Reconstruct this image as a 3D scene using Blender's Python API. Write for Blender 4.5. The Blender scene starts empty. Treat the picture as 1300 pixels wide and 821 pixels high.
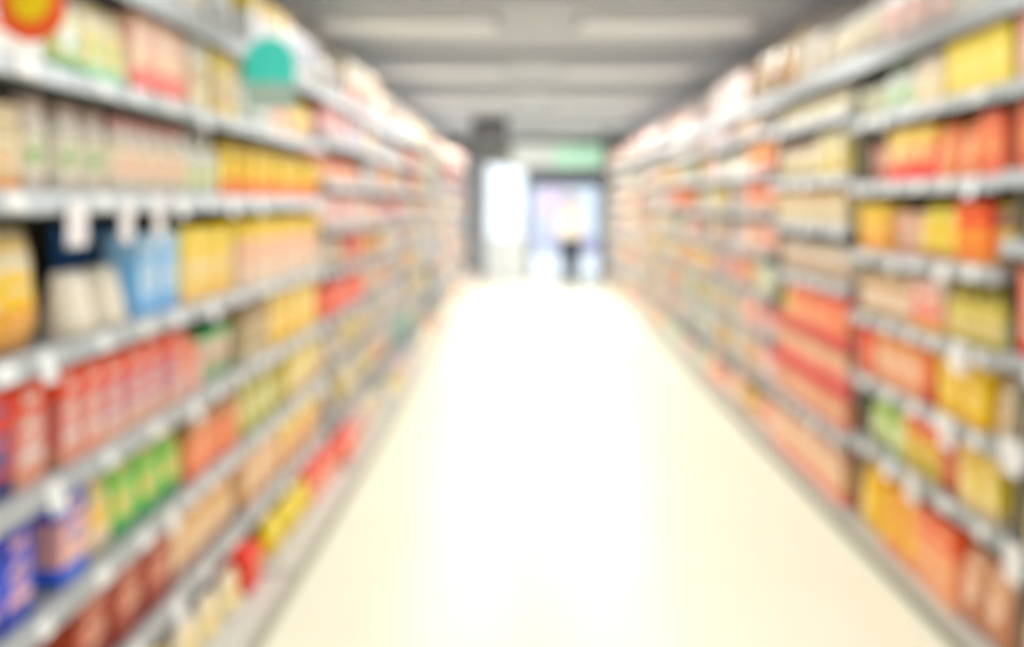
import bpy, bmesh, math, random
from mathutils import Vector, Matrix
random.seed(11)
PI = math.pi
scene = bpy.context.scene
COL = scene.collection
EYE = 1.45          # camera height
F = 1000.0          # focal length in pixels of the 1300 px wide frame
VPX, VPY = 668, 258

# ------------------------------------------------------------------ materials
def lin(c):
    if isinstance(c, str):
        c = c.lstrip('#'); c = [int(c[i:i+2], 16)/255 for i in (0, 2, 4)]
    return tuple((v/12.92 if v <= .04045 else ((v+.055)/1.055)**2.4) for v in c) + (1.0,)

def sat(c, k):
    c = c.lstrip('#'); v = [int(c[i:i+2], 16) for i in (0, 2, 4)]; g = .3*v[0]+.59*v[1]+.11*v[2]
    return '#%02x%02x%02x' % tuple(max(0, min(255, int(g+(a-g)*k))) for a in v)
def new_mat(name):
    m = bpy.data.materials.new(name); m.use_nodes = True
    nt = m.node_tree
    return m, nt, nt.nodes['Principled BSDF']

MC = {}
def mat_plain(col, rough=.5, metal=0.0, var=.06, scale=6.0, emit=0.0):
    key = ('plain', col, rough, metal, var, scale, emit)
    if key in MC: return MC[key]
    m, nt, b = new_mat('surface')
    n = nt.nodes.new('ShaderNodeTexNoise'); n.inputs['Scale'].default_value = scale
    tc = nt.nodes.new('ShaderNodeTexCoord'); nt.links.new(tc.outputs['Object'], n.inputs['Vector'])
    mx = nt.nodes.new('ShaderNodeMix'); mx.data_type = 'RGBA'
    c = lin(col)
    mx.inputs[6].default_value = tuple(v*(1-var) for v in c[:3])+(1,)
    mx.inputs[7].default_value = tuple(min(1, v*(1+var)) for v in c[:3])+(1,)
    nt.links.new(n.outputs['Fac'], mx.inputs[0])
    nt.links.new(mx.outputs[2], b.inputs['Base Color'])
    b.inputs['Roughness'].default_value = rough
    b.inputs['Metallic'].default_value = metal
    if emit:
        nt.links.new(mx.outputs[2], b.inputs['Emission Color'])
        b.inputs['Emission Strength'].default_value = emit
    MC[key] = m
    return m

def mat_print(main, top, panel, low, rough=.38):
    """printed packaging: head band, oval picture panel, foot band and a small roundel"""
    key = ('print', main, top, panel, low, rough)
    if key in MC: return MC[key]
    main, top, panel, low = (sat(c, 1.28) for c in (main, top, panel, low))
    m, nt, b = new_mat('printed_pack')
    N, L = nt.nodes, nt.links
    tc = N.new('ShaderNodeTexCoord'); sp = N.new('ShaderNodeSeparateXYZ')
    L.new(tc.outputs['Generated'], sp.inputs[0])
    def math_(op, a, bb=None, c=None):
        n = N.new('ShaderNodeMath'); n.operation = op
        for i, v in enumerate((a, bb, c)):
            if v is None: continue
            if isinstance(v, (int, float)): n.inputs[i].default_value = v
            else: L.new(v, n.inputs[i])
        return n.outputs[0]
    def mix(fac, a, bcol):
        n = N.new('ShaderNodeMix'); n.data_type = 'RGBA'
        L.new(fac, n.inputs[0])
        if isinstance(a, tuple): n.inputs[6].default_value = a
        else: L.new(a, n.inputs[6])
        n.inputs[7].default_value = bcol
        return n.outputs[2]
    x, z = sp.outputs[0], sp.outputs[2]
    c = mix(math_('GREATER_THAN', z, .70), lin(main), lin(top))
    c = mix(math_('LESS_THAN', z, .2), c, lin(low))
    def oval(cx, cz, rx, rz):
        a = math_('MULTIPLY', math_('SUBTRACT', x, cx), 1/rx); a = math_('MULTIPLY', a, a)
        d = math_('MULTIPLY', math_('SUBTRACT', z, cz), 1/rz); d = math_('MULTIPLY', d, d)
        return math_('LESS_THAN', math_('ADD', a, d), 1.0)
    def rect(x0, x1, z0, z1):
        a = math_('LESS_THAN', math_('ABSOLUTE', math_('SUBTRACT', x, (x0+x1)/2)), (x1-x0)/2)
        d = math_('LESS_THAN', math_('ABSOLUTE', math_('SUBTRACT', z, (z0+z1)/2)), (z1-z0)/2)
        return math_('MULTIPLY', a, d)
    lay = sum(ord(ch) for ch in main+top+panel+low) % 3
    if lay == 0:
        c = mix(rect(.14, .86, .27, .62), c, lin(panel))
        c = mix(rect(.24, .76, .5, .55), c, lin(top))
        c = mix(oval(.5, .38, .17, .07), c, lin(low))
        c = mix(rect(.2, .8, .79, .87), c, lin(panel))
    elif lay == 1:
        c = mix(math_('GREATER_THAN', math_('SUBTRACT', math_('MULTIPLY', x, .4), z), -.28), c, lin(low))
        c = mix(oval(.5, .5, .34, .15), c, lin(panel))
        c = mix(rect(.3, .7, .475, .525), c, lin(top))
        c = mix(rect(.15, .85, .8, .86), c, lin(panel))
    else:
        c = mix(rect(.1, .9, .22, .34), c, lin(panel))
        c = mix(oval(.5, .52, .3, .14), c, lin(panel))
        c = mix(oval(.38, .5, .1, .06), c, lin(top))
        c = mix(oval(.6, .53, .12, .07), c, lin(low))
        c = mix(rect(.25, .75, .78, .88), c, lin(panel))
    L.new(c, b.inputs['Base Color'])
    b.inputs['Roughness'].default_value = rough
    MC[key] = m
    return m

def mat_glass(tint='#f4f8fa', gloss=.08):
    key = ('glass', tint)
    if key in MC: return MC[key]
    m = bpy.data.materials.new('clear_glass'); m.use_nodes = True
    nt = m.node_tree; nt.nodes.clear()
    o = nt.nodes.new('ShaderNodeOutputMaterial'); mx = nt.nodes.new('ShaderNodeMixShader')
    t = nt.nodes.new('ShaderNodeBsdfTransparent'); g = nt.nodes.new('ShaderNodeBsdfGlossy')
    t.inputs[0].default_value = lin(tint); g.inputs['Roughness'].default_value = .03
    mx.inputs[0].default_value = gloss
    nt.links.new(t.outputs[0], mx.inputs[1]); nt.links.new(g.outputs[0], mx.inputs[2]); nt.links.new(mx.outputs[0], o.inputs[0])
    MC[key] = m
    return m

def mat_floor():
    m, nt, b = new_mat('polished_tile_floor')
    N, L = nt.nodes, nt.links
    tc = N.new('ShaderNodeTexCoord')
    br = N.new('ShaderNodeTexBrick')
    L.new(tc.outputs['Object'], br.inputs['Vector'])
    br.offset = 0.0
    br.inputs['Scale'].default_value = 1.0
    br.inputs['Brick Width'].default_value = .6; br.inputs['Row Height'].default_value = .6
    br.inputs['Mortar Size'].default_value = .003
    br.inputs['Color1'].default_value = lin('#faf4dc'); br.inputs['Color2'].default_value = lin('#f9f2d8')
    br.inputs['Mortar'].default_value = lin('#eee5cc')
    no = N.new('ShaderNodeTexNoise'); no.inputs['Scale'].default_value = 1.3
    L.new(tc.outputs['Object'], no.inputs['Vector'])
    mx = N.new('ShaderNodeMix'); mx.data_type = 'RGBA'; mx.blend_type = 'MULTIPLY'
    rp = N.new('ShaderNodeValToRGB'); rp.color_ramp.elements[0].color = (.95, .94, .92, 1); rp.color_ramp.elements[1].color = (1, 1, 1, 1)
    L.new(no.outputs['Fac'], rp.inputs[0])
    mx.inputs[0].default_value = 1
    L.new(br.outputs['Color'], mx.inputs[6]); L.new(rp.outputs[0], mx.inputs[7])
    L.new(mx.outputs[2], b.inputs['Base Color'])
    b.inputs['Roughness'].default_value = .3
    b.inputs['Specular IOR Level'].default_value = .3
    return m

def mat_ceiling():
    m, nt, b = new_mat('slatted_grey_ceiling')
    N, L = nt.nodes, nt.links
    tc = N.new('ShaderNodeTexCoord'); sp = N.new('ShaderNodeSeparateXYZ')
    L.new(tc.outputs['Object'], sp.inputs[0])
    w = N.new('ShaderNodeMath'); w.operation = 'FRACT'
    s = N.new('ShaderNodeMath'); s.operation = 'MULTIPLY'; s.inputs[1].default_value = 1/.3
    L.new(sp.outputs[1], s.inputs[0]); L.new(s.outputs[0], w.inputs[0])
    r = N.new('ShaderNodeValToRGB'); e = r.color_ramp.elements
    e[0].position = 0; e[0].color = lin('#9da2aa'); e[1].position = .1; e[1].color = lin('#bdc2ca')
    L.new(w.outputs[0], r.inputs[0]); L.new(r.outputs[0], b.inputs['Base Color'])
    b.inputs['Roughness'].default_value = .6
    return m

# ------------------------------------------------------------------ mesh helpers
def bm_box(bm, x0, x1, y0, y1, z0, z1, bevel=0.0):
    mtx = Matrix.Translation(((x0+x1)/2, (y0+y1)/2, (z0+z1)/2)) @ Matrix.Diagonal((x1-x0, y1-y0, z1-z0, 1))
    r = bmesh.ops.create_cube(bm, size=1, matrix=mtx)
    if bevel:
        ed = list({e for v in r['verts'] for e in v.link_edges})
        bmesh.ops.bevel(bm, geom=ed, offset=bevel, segments=2, affect='EDGES', profile=.5)

def bm_lathe(bm, prof, seg=20, cx=0, cy=0):
    rings = []
    for r, z in prof:
        rings.append([bm.verts.new((cx+r*math.cos(2*PI*k/seg), cy+r*math.sin(2*PI*k/seg), z)) for k in range(seg)])
    for a, b in zip(rings, rings[1:]):
        for k in range(seg):
            bm.faces.new((a[k], a[(k+1) % seg], b[(k+1) % seg], b[k]))
    bm.faces.new(rings[0][::-1]); bm.faces.new(rings[-1])

def bm_prism(bm, pts, axis, a0, a1):
    """extrude a 2-D outline along an axis ('x','y','z')"""
    def put(p, a):
        return {'x': (a, p[0], p[1]), 'y': (p[0], a, p[1]), 'z': (p[0], p[1], a)}[axis]
    A = [bm.verts.new(put(p, a0)) for p in pts]; B = [bm.verts.new(put(p, a1)) for p in pts]
    n = len(pts)
    for k in range(n): bm.faces.new((A[k], A[(k+1) % n], B[(k+1) % n], B[k]))
    bm.faces.new(A[::-1]); bm.faces.new(B)

def to_mesh(name, bm, mat, smooth=False):
    bmesh.ops.recalc_face_normals(bm, faces=bm.faces[:])
    me = bpy.data.meshes.new(name); bm.to_mesh(me); bm.free()
    me.materials.append(mat)
    if smooth:
        for p in me.polygons: p.use_smooth = True
    return me

def link(name, me, parent=None):
    o = bpy.data.objects.new(name, me); COL.objects.link(o)
    if parent is not None: o.parent = parent
    return o

def obj(name, bm, mat, parent=None, smooth=False):
    return link(name, to_mesh(name, bm, mat, smooth), parent)

def box(name, mat, dims, parent=None, bevel=0.0):
    bm = bmesh.new(); bm_box(bm, *dims, bevel=bevel)
    return obj(name, bm, mat, parent)

def tag(o, label=None, cat=None, group=None, kind=None):
    if label: o['label'] = label
    if cat: o['category'] = cat
    if group: o['group'] = group
    if kind: o['kind'] = kind
    return o

def empty(name, loc, rz=0):
    o = bpy.data.objects.new(name, None); COL.objects.link(o)
    o.location = loc; o.rotation_euler = (0, 0, rz); o.empty_display_size = .1
    return o

def dup(root):
    r = root.copy(); COL.objects.link(r)
    for ch in list(root.children):
        c = ch.copy(); COL.objects.link(c); c.parent = r
    return r

# ------------------------------------------------------------------ pack shapes (front faces local -Y, base at z=0)
METAL = lambda: mat_plain('#c9cac8', .3, .7)
def pack_carton(w, d, h, c):
    bm = bmesh.new()
    bm_box(bm, -w/2, w/2, -d/2, d/2, 0, h-.002, bevel=.0025)
    bm_box(bm, -w/2+.004, w/2-.004, -d/2+.002, d*.12, h-.004, h)             # tuck-in top flap
    bm_box(bm, -w/2+.002, w/2-.002, d*.14, d/2-.002, h-.004, h-.0008)        # glued rear flap
    return link('carton', to_mesh('carton', bm, mat_print(*c)))

def bag_bm(w, d, h, seed, standup=False):
    rnd = random.Random(seed); bm = bmesh.new()
    nu, nv = 10, 12
    ph = [rnd.uniform(0, 6.28) for _ in range(4)]
    def pt(i, j, s):
        u, v = i/nu, j/nv
        prof_u = max(0, 1-abs(2*u-1)**3)**.6
        prof_v = ((1-v)**.55 if standup else min(1, .55+2.2*v)*(max(0, 1-v**3)**.7))
        if v > .93: prof_v = 0.03
        t = d/2*prof_u*prof_v + .0012
        t *= 1+.07*math.sin(9*u+ph[0]+5*v)*math.sin(7*v+ph[1])
        ww = w*(1-.06*prof_v*(1 if not standup else .3))
        x = (u-.5)*ww
        z = h*v
        if j == nv: z += .004*(1 if i % 2 else -1) - .004
        return (x, s*t, z)
    F_ = [[bm.verts.new(pt(i, j, -1)) for i in range(nu+1)] for j in range(nv+1)]
    B_ = [[bm.verts.new(pt(i, j, 1)) for i in range(nu+1)] for j in range(nv+1)]
    for j in range(nv):
        for i in range(nu):
            bm.faces.new((F_[j][i], F_[j][i+1], F_[j+1][i+1], F_[j+1][i]))
            bm.faces.new((B_[j][i+1], B_[j][i], B_[j+1][i], B_[j+1][i+1]))
        bm.faces.new((B_[j][0], F_[j][0], F_[j+1][0], B_[j+1][0]))
        bm.faces.new((F_[j][nu], B_[j][nu], B_[j+1][nu], F_[j+1][nu]))
    for i in range(nu):
        bm.faces.new((F_[0][i+1], F_[0][i], B_[0][i], B_[0][i+1]))
        bm.faces.new((F_[nv][i], F_[nv][i+1], B_[nv][i+1], B_[nv][i]))
    return bm
def pack_bag(w, d, h, c):
    return link('snack_bag', to_mesh('snack_bag', bag_bm(w, d, h, len(MC)), mat_print(*c, rough=.28), True))
def pack_pouch(w, d, h, c):
    return link('pouch', to_mesh('pouch', bag_bm(w, d, h, len(MC)+7, True), mat_print(*c, rough=.33), True))
def pack_jar(w, d, h, c):
    r = w/2; bm = bmesh.new()
    bm_lathe(bm, [(r*.82, 0), (r*.97, .004), (r, .012), (r, h*.7), (r*.93, h*.78), (r*.78, h*.83), (r*.78, h*.88)])
    o = link('jar', to_mesh('jar', bm, mat_plain(c[0], .12), True))
    bm = bmesh.new(); bm_lathe(bm, [(r*.84, h*.87), (r*.86, h*.88), (r*.86, h*.985), (r*.8, h)])
    obj('lid', bm, mat_plain(c[1], .3), o)
    bm = bmesh.new(); bm_lathe(bm, [(r*1.012, h*.2), (r*1.012, h*.62)])
    obj('paper_label', bm, mat_print(c[2], c[2], c[3], c[2]), o)
    return o
def pack_tin(w, d, h, c):
    r = w/2; bm = bmesh.new()
    bm_lathe(bm, [(r*.96, 0), (r*1.0, .001), (r*1.0, .005), (r*.96, .007), (r*.96, h-.008), (r, h-.006), (r, h-.001), (r*.95, h), (r*.93, h-.004)])
    o = link('tin', to_mesh('tin', bm, METAL()))
    bm = bmesh.new(); bm_lathe(bm, [(r*.985, .009), (r*.985, h-.01)])
    obj('paper_label', bm, mat_print(*c), o)
    return o
def pack_bottle(w, d, h, c):
    r = w/2; bm = bmesh.new()
    bm_lathe(bm, [(r*.85, 0), (r, .006), (r, h*.55), (r*.9, h*.64), (r*.5, h*.76), (r*.36, h*.82), (r*.36, h*.9)])
    o = link('bottle', to_mesh('bottle', bm, mat_plain(c[0], .15), True))
    bm = bmesh.new(); bm_lathe(bm, [(r*.44, h*.88), (r*.44, h*.99), (r*.38, h)])
    obj('cap', bm, mat_plain(c[1], .35), o)
    bm = bmesh.new(); bm_lathe(bm, [(r*1.015, h*.14), (r*1.015, h*.48)])
    obj('paper_label', bm, mat_print(c[2], c[2], c[3], c[2]), o)
    return o
def pack_tub(w, d, h, c):
    r = w/2; bm = bmesh.new()
    bm_lathe(bm, [(r*.74, 0), (r*.78, .004), (r*.94, h*.88), (r*.96, h*.9)])
    o = link('tub', to_mesh('tub', bm, mat_print(c[0], c[0], c[2], c[3]), True))
    bm = bmesh.new(); bm_lathe(bm, [(r*.97, h*.885), (r, h*.9), (r, h*.97), (r*.93, h*.985), (r*.9, h*.975)])
    obj('lid', bm, mat_plain(c[1], .35), o)
    return o
PACK = dict(carton=(pack_carton, 'box'), bag=(pack_bag, 'bag'), pouch=(pack_pouch, 'pouch'), jar=(pack_jar, 'jar'),
            tin=(pack_tin, 'tin'), bottle=(pack_bottle, 'bottle'), tub=(pack_tub, 'tub'))
NOUN = dict(carton='carton', bag='bag', pouch='pouch', jar='jar', tin='tin', bottle='bottle', tub='tub')

# ------------------------------------------------------------------ the shelving
ORD = 'first second third fourth fifth sixth seventh eighth ninth tenth eleventh twelfth thirteenth fourteenth fifteenth sixteenth seventeenth eighteenth nineteenth twentieth'.split()
def ordinal(i): return ORD[i] if i < len(ORD) else '%dth' % (i+1)

LEFT = dict(name='left', sx=-1, edge=1.0, base=.85, y0=.65, n=12)
RIGHT = dict(name='right', sx=1, edge=1.40, base=1.38, y0=1.23, n=12)
LV_L = [.58, .29, .02, -.31, -.59, -.86, -1.13, -1.33]
LV_L3 = [.58, .34, .11, -.12, -.35, -.59, -.86, -1.12, -1.33]
LV_R0 = [.62, .35, .09, -.11, -.44, -.69, -.99, -1.365]
LV_R1 = [.62, .35, .08, -.20, -.46, -.72, -.99, -1.365]
LV_R2 = [.62, .41, .125, -.10, -.37, -.62, -.84, -1.04, -1.365]
LV_R3 = [.62, .44, .20, -.04, -.29, -.54, -.79, -1.04, -1.365]
BAYW = 1.1
def levels(side, b):
    if side is LEFT: return LV_L if b < 3 else LV_L3
    return [LV_R0, LV_R1, LV_R2][b] if b < 3 else LV_R3

def m_shelf(side): return mat_plain('#a7a8a6', .42, .25, .05)
GREY_DARK = '#34342e'
def build_bay(side, b):
    sx = side['sx']; e = side['edge']; Y0 = side['y0']+b*BAYW; Y1 = Y0+BAYW
    lv = levels(side, b); back = e+.47
    root = empty('shelving_unit', (sx*(e+.235), (Y0+Y1)/2, 0))
    tag(root, 'grey metal shelving unit stocked with packets, %s bay along the %s of the aisle' % (ordinal(b), side['name']),
        'shelving', 'grey metal shelving bays lining the aisle')
    def P(name, mat, dims, parent=None, bevel=0):
        x0, x1, y0, y1, z0, z1 = dims
        xs = sorted((sx*x0, sx*x1))
        o = box(name, mat, (xs[0], xs[1], y0, y1, z0, z1), None, bevel)
        o.data.transform(Matrix.Translation(-root.location))
        o.parent = parent or root
        return o
    top = EYE+lv[0]
    P('back_panel', mat_plain('#57564a', .7), (back, back+.02, Y0+.002, Y1-.034, .1, top+.06))
    # upright post with slots, at the far end of the bay
    bm = bmesh.new()
    xs = sorted((sx*(back-.05), sx*(back+.02)))
    bm_box(bm, xs[0], xs[1], Y1-.032, Y1-.002, 0, top+.08)
    for k in range(30):
        z = .2+k*.06
        xf = sx*(back-.05)
        a = sorted((xf-sx*.001, xf+sx*.001))
        bm_box(bm, a[0], a[1], Y1-.021, Y1-.013, z, z+.03)
    o = obj('upright', bm, mat_plain('#8d8c86', .5, .2), root); o.data.transform(Matrix.Translation(-root.location))
    if sx > 0 and b < 5:
        P('side_panel', mat_plain('#7b7768', .55), (e+.05, back-.052, Y1-.024, Y1-.003, .12, top-.02))
    near = (Y0 < 6)
    for i, r in enumerate(lv):
        z = EYE+r
        if i == len(lv)-1:
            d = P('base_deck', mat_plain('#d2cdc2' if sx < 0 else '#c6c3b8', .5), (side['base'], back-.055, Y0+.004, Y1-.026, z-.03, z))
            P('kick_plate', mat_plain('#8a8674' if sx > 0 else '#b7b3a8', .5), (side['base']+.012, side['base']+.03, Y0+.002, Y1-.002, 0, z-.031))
            continue
        s = P('shelf', m_shelf(side), (e+.02, back-.055, Y0+.004, Y1-.026, z-.028, z))
        # price rail: an angled channel along the front edge
        bm = bmesh.new()
        lip = .07 if i == 0 else .04
        pts = [(e+.022, z+.006), (e+.006, z+.006), (e-.006, z-lip), (e+.0, z-lip-.004), (e+.022, z-.03)]
        bm_prism(bm, [(sx*(p[0])-root.location.x, p[1]) for p in pts], 'y', Y0+.004-root.location.y, Y1-.004-root.location.y)
        rail_c = '#b9bdbd' if sx < 0 else '#a9adab'
        if b >= 3: rail_c = '#969896'
        if i == 0: rail_c = '#8f8f8b'  # top rail coloured darker, its shade painted in
        if sx > 0 and b == 2 and i in (5, 6): rail_c = '#e0403a'
        obj('price_rail', bm, mat_plain(rail_c, .35, .1, .03), s)
        if near and i > 0 and not (sx > 0 and b == 2 and i in (5, 6)):
            y = Y0+random.uniform(.06, .12)
            while y < Y1-.1:
                if y > 1.35 and (sx < 0 or y > 2.05):
                    w = random.choice((.045, .05, .06)); h = random.choice((.034, .036, .038, .036, .06))
                    bm = bmesh.new()
                    xo0, xo1 = e+.0012, e-.0095
                    f = [(xo0, z+.0), (xo0-.003, z+.0), (xo1-.003-.011*(h-.036)/.036, z-.002-h), (xo1-.011*(h-.036)/.036, z-.002-h)]
                    bm_prism(bm, [(sx*p[0]-root.location.x, p[1]) for p in f], 'y', y-root.location.y, y+w-root.location.y)
                    obj('price_tag', bm, mat_plain(random.choice(('#f4f4f0', '#f6f4ee', '#f3efe6')), .5, 0, .02), s)
                y += random.uniform(.13, .26)
    return root
BAYS = {}
for side in (LEFT, RIGHT):
    for b in range(side['n']):
        BAYS[side['name'], b] = build_bay(side, b)

# ------------------------------------------------------------------ stocking the shelves
GAP = .006
used_labels = {}
occ = {}
counts = {}
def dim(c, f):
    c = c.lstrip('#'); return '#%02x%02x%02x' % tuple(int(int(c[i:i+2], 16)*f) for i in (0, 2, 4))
def shelf_words(i, n):
    if i == 0: return 'top shelf'
    if i == n-1: return 'bottom shelf'
    return ordinal(n-1-i)+' shelf up'
def fill(side, b, lvl, ya, yb, kind, desc, cols, h, w, depth=None, back=0.0, lean=0.0, lift=0):
    """one run of identical packs between depths ya and yb"""
    if yb-ya < .03: return
    lv = levels(side, b); n = max(1, int((yb-ya+.35*w)/w)); pitch = (yb-ya)/n
    ww = min(w, pitch-GAP) if n > 1 else min(w, (yb-ya)-GAP)
    if ww < .025: return
    if back < .1: occ.setdefault((side['name'], b, lvl), []).append((ya, yb))
    room = (EYE+lv[lvl-1]-.05 if lvl else 9) - (EYE+lv[lvl])
    h = min(h, room-.012)
    d = depth or (ww if kind in ('jar', 'tin', 'bottle', 'tub') else .5*w+.03)
    if kind in ('carton',) and depth is None: d = max(.08, min(.22, .9*w))
    edge = (side['base'] if lvl == len(lv)-1 else side['edge'])+.03+back
    if lvl == 0: cols = tuple(dim(c, (.8 if ya < 6 else .9) if side['sx'] < 0 else (.88 if ya < 4.5 else .76)) for c in cols)  # top-shelf packs darkened in colour to offset the close lamps
    fn, cat = PACK[kind]
    proto = None
    side_w = side['name']
    sw = shelf_words(lvl, len(lv))
    grp = '%s %ss, %s, %s %s bay' % (desc, NOUN[kind], sw, ordinal(b), side_w)
    for k in range(n):
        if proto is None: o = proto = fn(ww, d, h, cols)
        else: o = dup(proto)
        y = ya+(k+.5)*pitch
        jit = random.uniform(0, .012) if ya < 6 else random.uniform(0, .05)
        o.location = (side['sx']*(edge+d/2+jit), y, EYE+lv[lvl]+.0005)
        o.rotation_euler = (0, 0, (PI/2 if side['sx'] < 0 else -PI/2) + (random.uniform(-.04, .04) if kind in ('bag', 'pouch') and pitch-ww > .004 else 0))
        if n > 1 and k == n-1 and k > 0: pos = 'last'
        else: pos = ordinal(k)
        if n == 1: lab = 'single %s %s on the %s, %s bay on the %s' % (desc, NOUN[kind], sw, ordinal(b), side_w)
        else: lab = '%s %s %s from near end of its row, %s, %s %s bay' % (pos if pos != 'last' else 'last', desc, NOUN[kind], sw, ordinal(b), side_w)
        if pos == 'last' and n > 1:
            lab = 'farthest %s %s of its row, %s, %s %s bay' % (desc, NOUN[kind], sw, ordinal(b), side_w)
        if lab in used_labels: print('DUPLABEL', lab)
        used_labels[lab] = 1
        tag(o, lab, cat, grp)
        counts[kind] = counts.get(kind, 0)+1

def depth_at(side, px, base=False, back=0.0):
    X = (side['base'] if base else side['edge'])+.03+back
    return F*X/abs(px-VPX)
def run(side, lvl, xa, xb, kind, desc, cols, h, w, **k):
    """a run between two picture columns, cut at the bay joints"""
    nl = k.pop('nl', None)
    base = k.pop('base', False)
    ya, yb = sorted((depth_at(side, xa, base, k.get('back', 0)), depth_at(side, xb, base, k.get('back', 0))))
    for b in range(side['n']):
        a = max(ya, side['y0']+b*BAYW+.006); e = min(yb, side['y0']+(b+1)*BAYW-.03)
        if nl is not None and b not in nl: continue
        if e-a > max(.05, .6*w): fill(side, b, lvl, a, e, kind, desc, cols, h, w, **k)

# colours
CR, WH, YE, GO, RD, OR, PK, TN, BR, BL, LB, GN, LG, TE, OL, GR, LV, PP, DR, SK = (
 '#f3e6c4', '#f6f3ea', '#fbd62c', '#f6b820', '#e23a26', '#f2823a', '#f2b3a8', '#dcb98a', '#8a5634', '#2a44ae', '#8fc3ea', '#46b85a', '#b6e07a',
 '#45c9b4', '#b8a83c', '#b9b9b6', '#cdc9da', '#7a4a78', '#a8322a', '#f7cfae')
L_, R_ = LEFT, RIGHT
# ---- left side, near bays.   level 0 = on the top board
run(L_, 0, 190, 262, 'carton', 'cream', (CR, WH, TN, WH), .2, .16)
run(L_, 0, 262, 318, 'bag', 'pale grey', ('#e6e2da', WH, GR, '#e6e2da'), .2, .15)
run(L_, 0, 318, 372, 'carton', 'white-and-yellow', (WH, YE, LV, WH), .22, .15)
run(L_, 0, 372, 412, 'carton', 'lavender-grey', (LV, '#ded6d0', '#b9bccb', '#e8dfae'), .2, .16)
run(L_, 0, 412, 440, 'bag', 'pale yellow', ('#e9dc9c', '#e6dcc4', LV, CR), .2, .18)
run(L_, 0, 440, 462, 'carton', 'cream-topped orange', ('#f0c9a0', CR, '#f3e2a8', '#ee8a68'), .27, .2)
run(L_, 0, 462, 480, 'carton', 'red-footed tan', ('#e8caa8', '#eadcae', RD, '#ec7a60'), .27, .2)
run(L_, 0, 480, 507, 'bag', 'yellow-and-white', ('#fbe7b0', '#f7d98a', WH, OR), .26, .22)
# level 1
run(L_, 1, -20, 62, 'carton', 'white-and-pink', (WH, PK, RD, WH), .2, .12)
run(L_, 1, 62, 116, 'bag', 'pale green', ('#dfe3a0', '#e9e6c8', WH, '#7fc08a'), .19, .12)
run(L_, 1, 116, 172, 'pouch', 'lime-footed cream', ('#eee3c0', '#e8dcc8', '#e6d988', '#9bcfa0'), .21, .12)
run(L_, 1, 172, 240, 'carton', 'pink', ('#f1d0bc', '#efc8b6', '#f8e6c0', '#ee8f86'), .22, .1)
run(L_, 1, 240, 272, 'carton', 'white-and-tan', ('#e9dcc0', WH, '#c9a878', CR), .225, .12)
run(L_, 1, 272, 312, 'carton', 'yellow-topped beige', ('#d9c290', '#f7d84a', '#a8875a', '#f0cf6a'), .225, .12)
run(L_, 1, 312, 356, 'pouch', 'grey', ('#c9c7b8', '#b5b5ac', WH, '#a9aca6'), .18, .14)
run(L_, 1, 356, 384, 'pouch', 'orange-and-pink', ('#f5b890', '#f08f70', '#f9d3b0', '#f6c29c'), .2, .12)
run(L_, 1, 384, 412, 'bag', 'bright yellow', ('#fbd93a', '#fbe04e', '#fdf0b0', '#f2c890'), .22, .22)
# level 2
run(L_, 2, -20, 38, 'carton', 'beige', ('#d9c8a4', '#c9b698', '#f0e2c0', '#e0a878'), .18, .11)
run(L_, 2, 38, 150, 'jar', 'tan-lidded', ('#d4c8b6', '#bfa490', '#ece2ce', '#7fae5a'), .205, .088)
run(L_, 2, 150, 240, 'jar', 'pink-lidded', ('#d2c4b2', '#cf9284', '#efe2c8', '#e9a090'), .2, .088)
run(L_, 2, 240, 284, 'bottle', 'pale', ('#e4e2cf', WH, '#d8e4c4', '#efe0a8'), .22, .085)
run(L_, 2, 284, 411, 'carton', 'olive-and-yellow', ('#f0cc34', '#c2a42c', '#f9e04a', '#ee8f50'), .19, .11)
# level 3
run(L_, 3, -20, 80, 'bag', 'cream-and-amber', ('#f0e0b8', '#e8d8b0', '#f8cc48', '#e4ac5c'), .265, .24, depth=.12)
run(L_, 3, 99, 178, 'pouch', 'cream', ('#efe4cf', '#e6dccb', '#f7f0e0', '#ece0ca'), .15, .13, depth=.11)
run(L_, 3, 108, 172, 'carton', 'dark blue', ('#4a7ab0', '#5f93c4', '#b9d4e8', '#3d5f94'), .245, .11, back=.2)
run(L_, 3, 180, 234, 'carton', 'sky-blue', ('#93c6ec', '#a6cdea', '#e6f0f4', '#8fbfe6'), .225, .11)
run(L_, 3, 234, 296, 'carton', 'gold-and-cream', ('#f7d55a', '#fbd938', '#f4e4c0', '#f2cd8a'), .235, .13)
run(L_, 3, 298, 410, 'carton', 'yellow-topped pink', ('#f3d0b8', '#fbdd3c', '#f2bfae', '#f4dcc4'), .25, .12)
# level 4
run(L_, 4, -20, 22, 'carton', 'navy-footed red', ('#c23c30', '#e0482e', '#6a6a90', '#2e3468'), .215, .1)
run(L_, 4, 22, 132, 'carton', 'red-topped', ('#d98a80', '#ff5a2a', '#e4dad4', '#e6a890'), .215, .1)
run(L_, 4, 132, 236, 'carton', 'scarlet-and-mauve', ('#c87486', '#ff5f36', '#dccec8', '#e6bca4'), .21, .1)
run(L_, 4, 238, 268, 'pouch', 'orange-and-rose', ('#f2a060', '#f0905a', '#f6b8b8', '#f3c8b8'), .17, .11)
run(L_, 4, 268, 312, 'tub', 'green-lidded', ('#e8e0cc', '#5ad878', '#f2c0b0', '#c8e0b8'), .16, .12)
run(L_, 4, 312, 346, 'carton', 'tan-and-brown', ('#d8c4a0', '#b8a080', '#8a7458', '#e6d8b8'), .2, .12)
run(L_, 4, 346, 410, 'carton', 'golden yellow', ('#f6cc48', '#f3d98a', '#f8e0a0', '#f5c842'), .24, .13)
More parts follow.
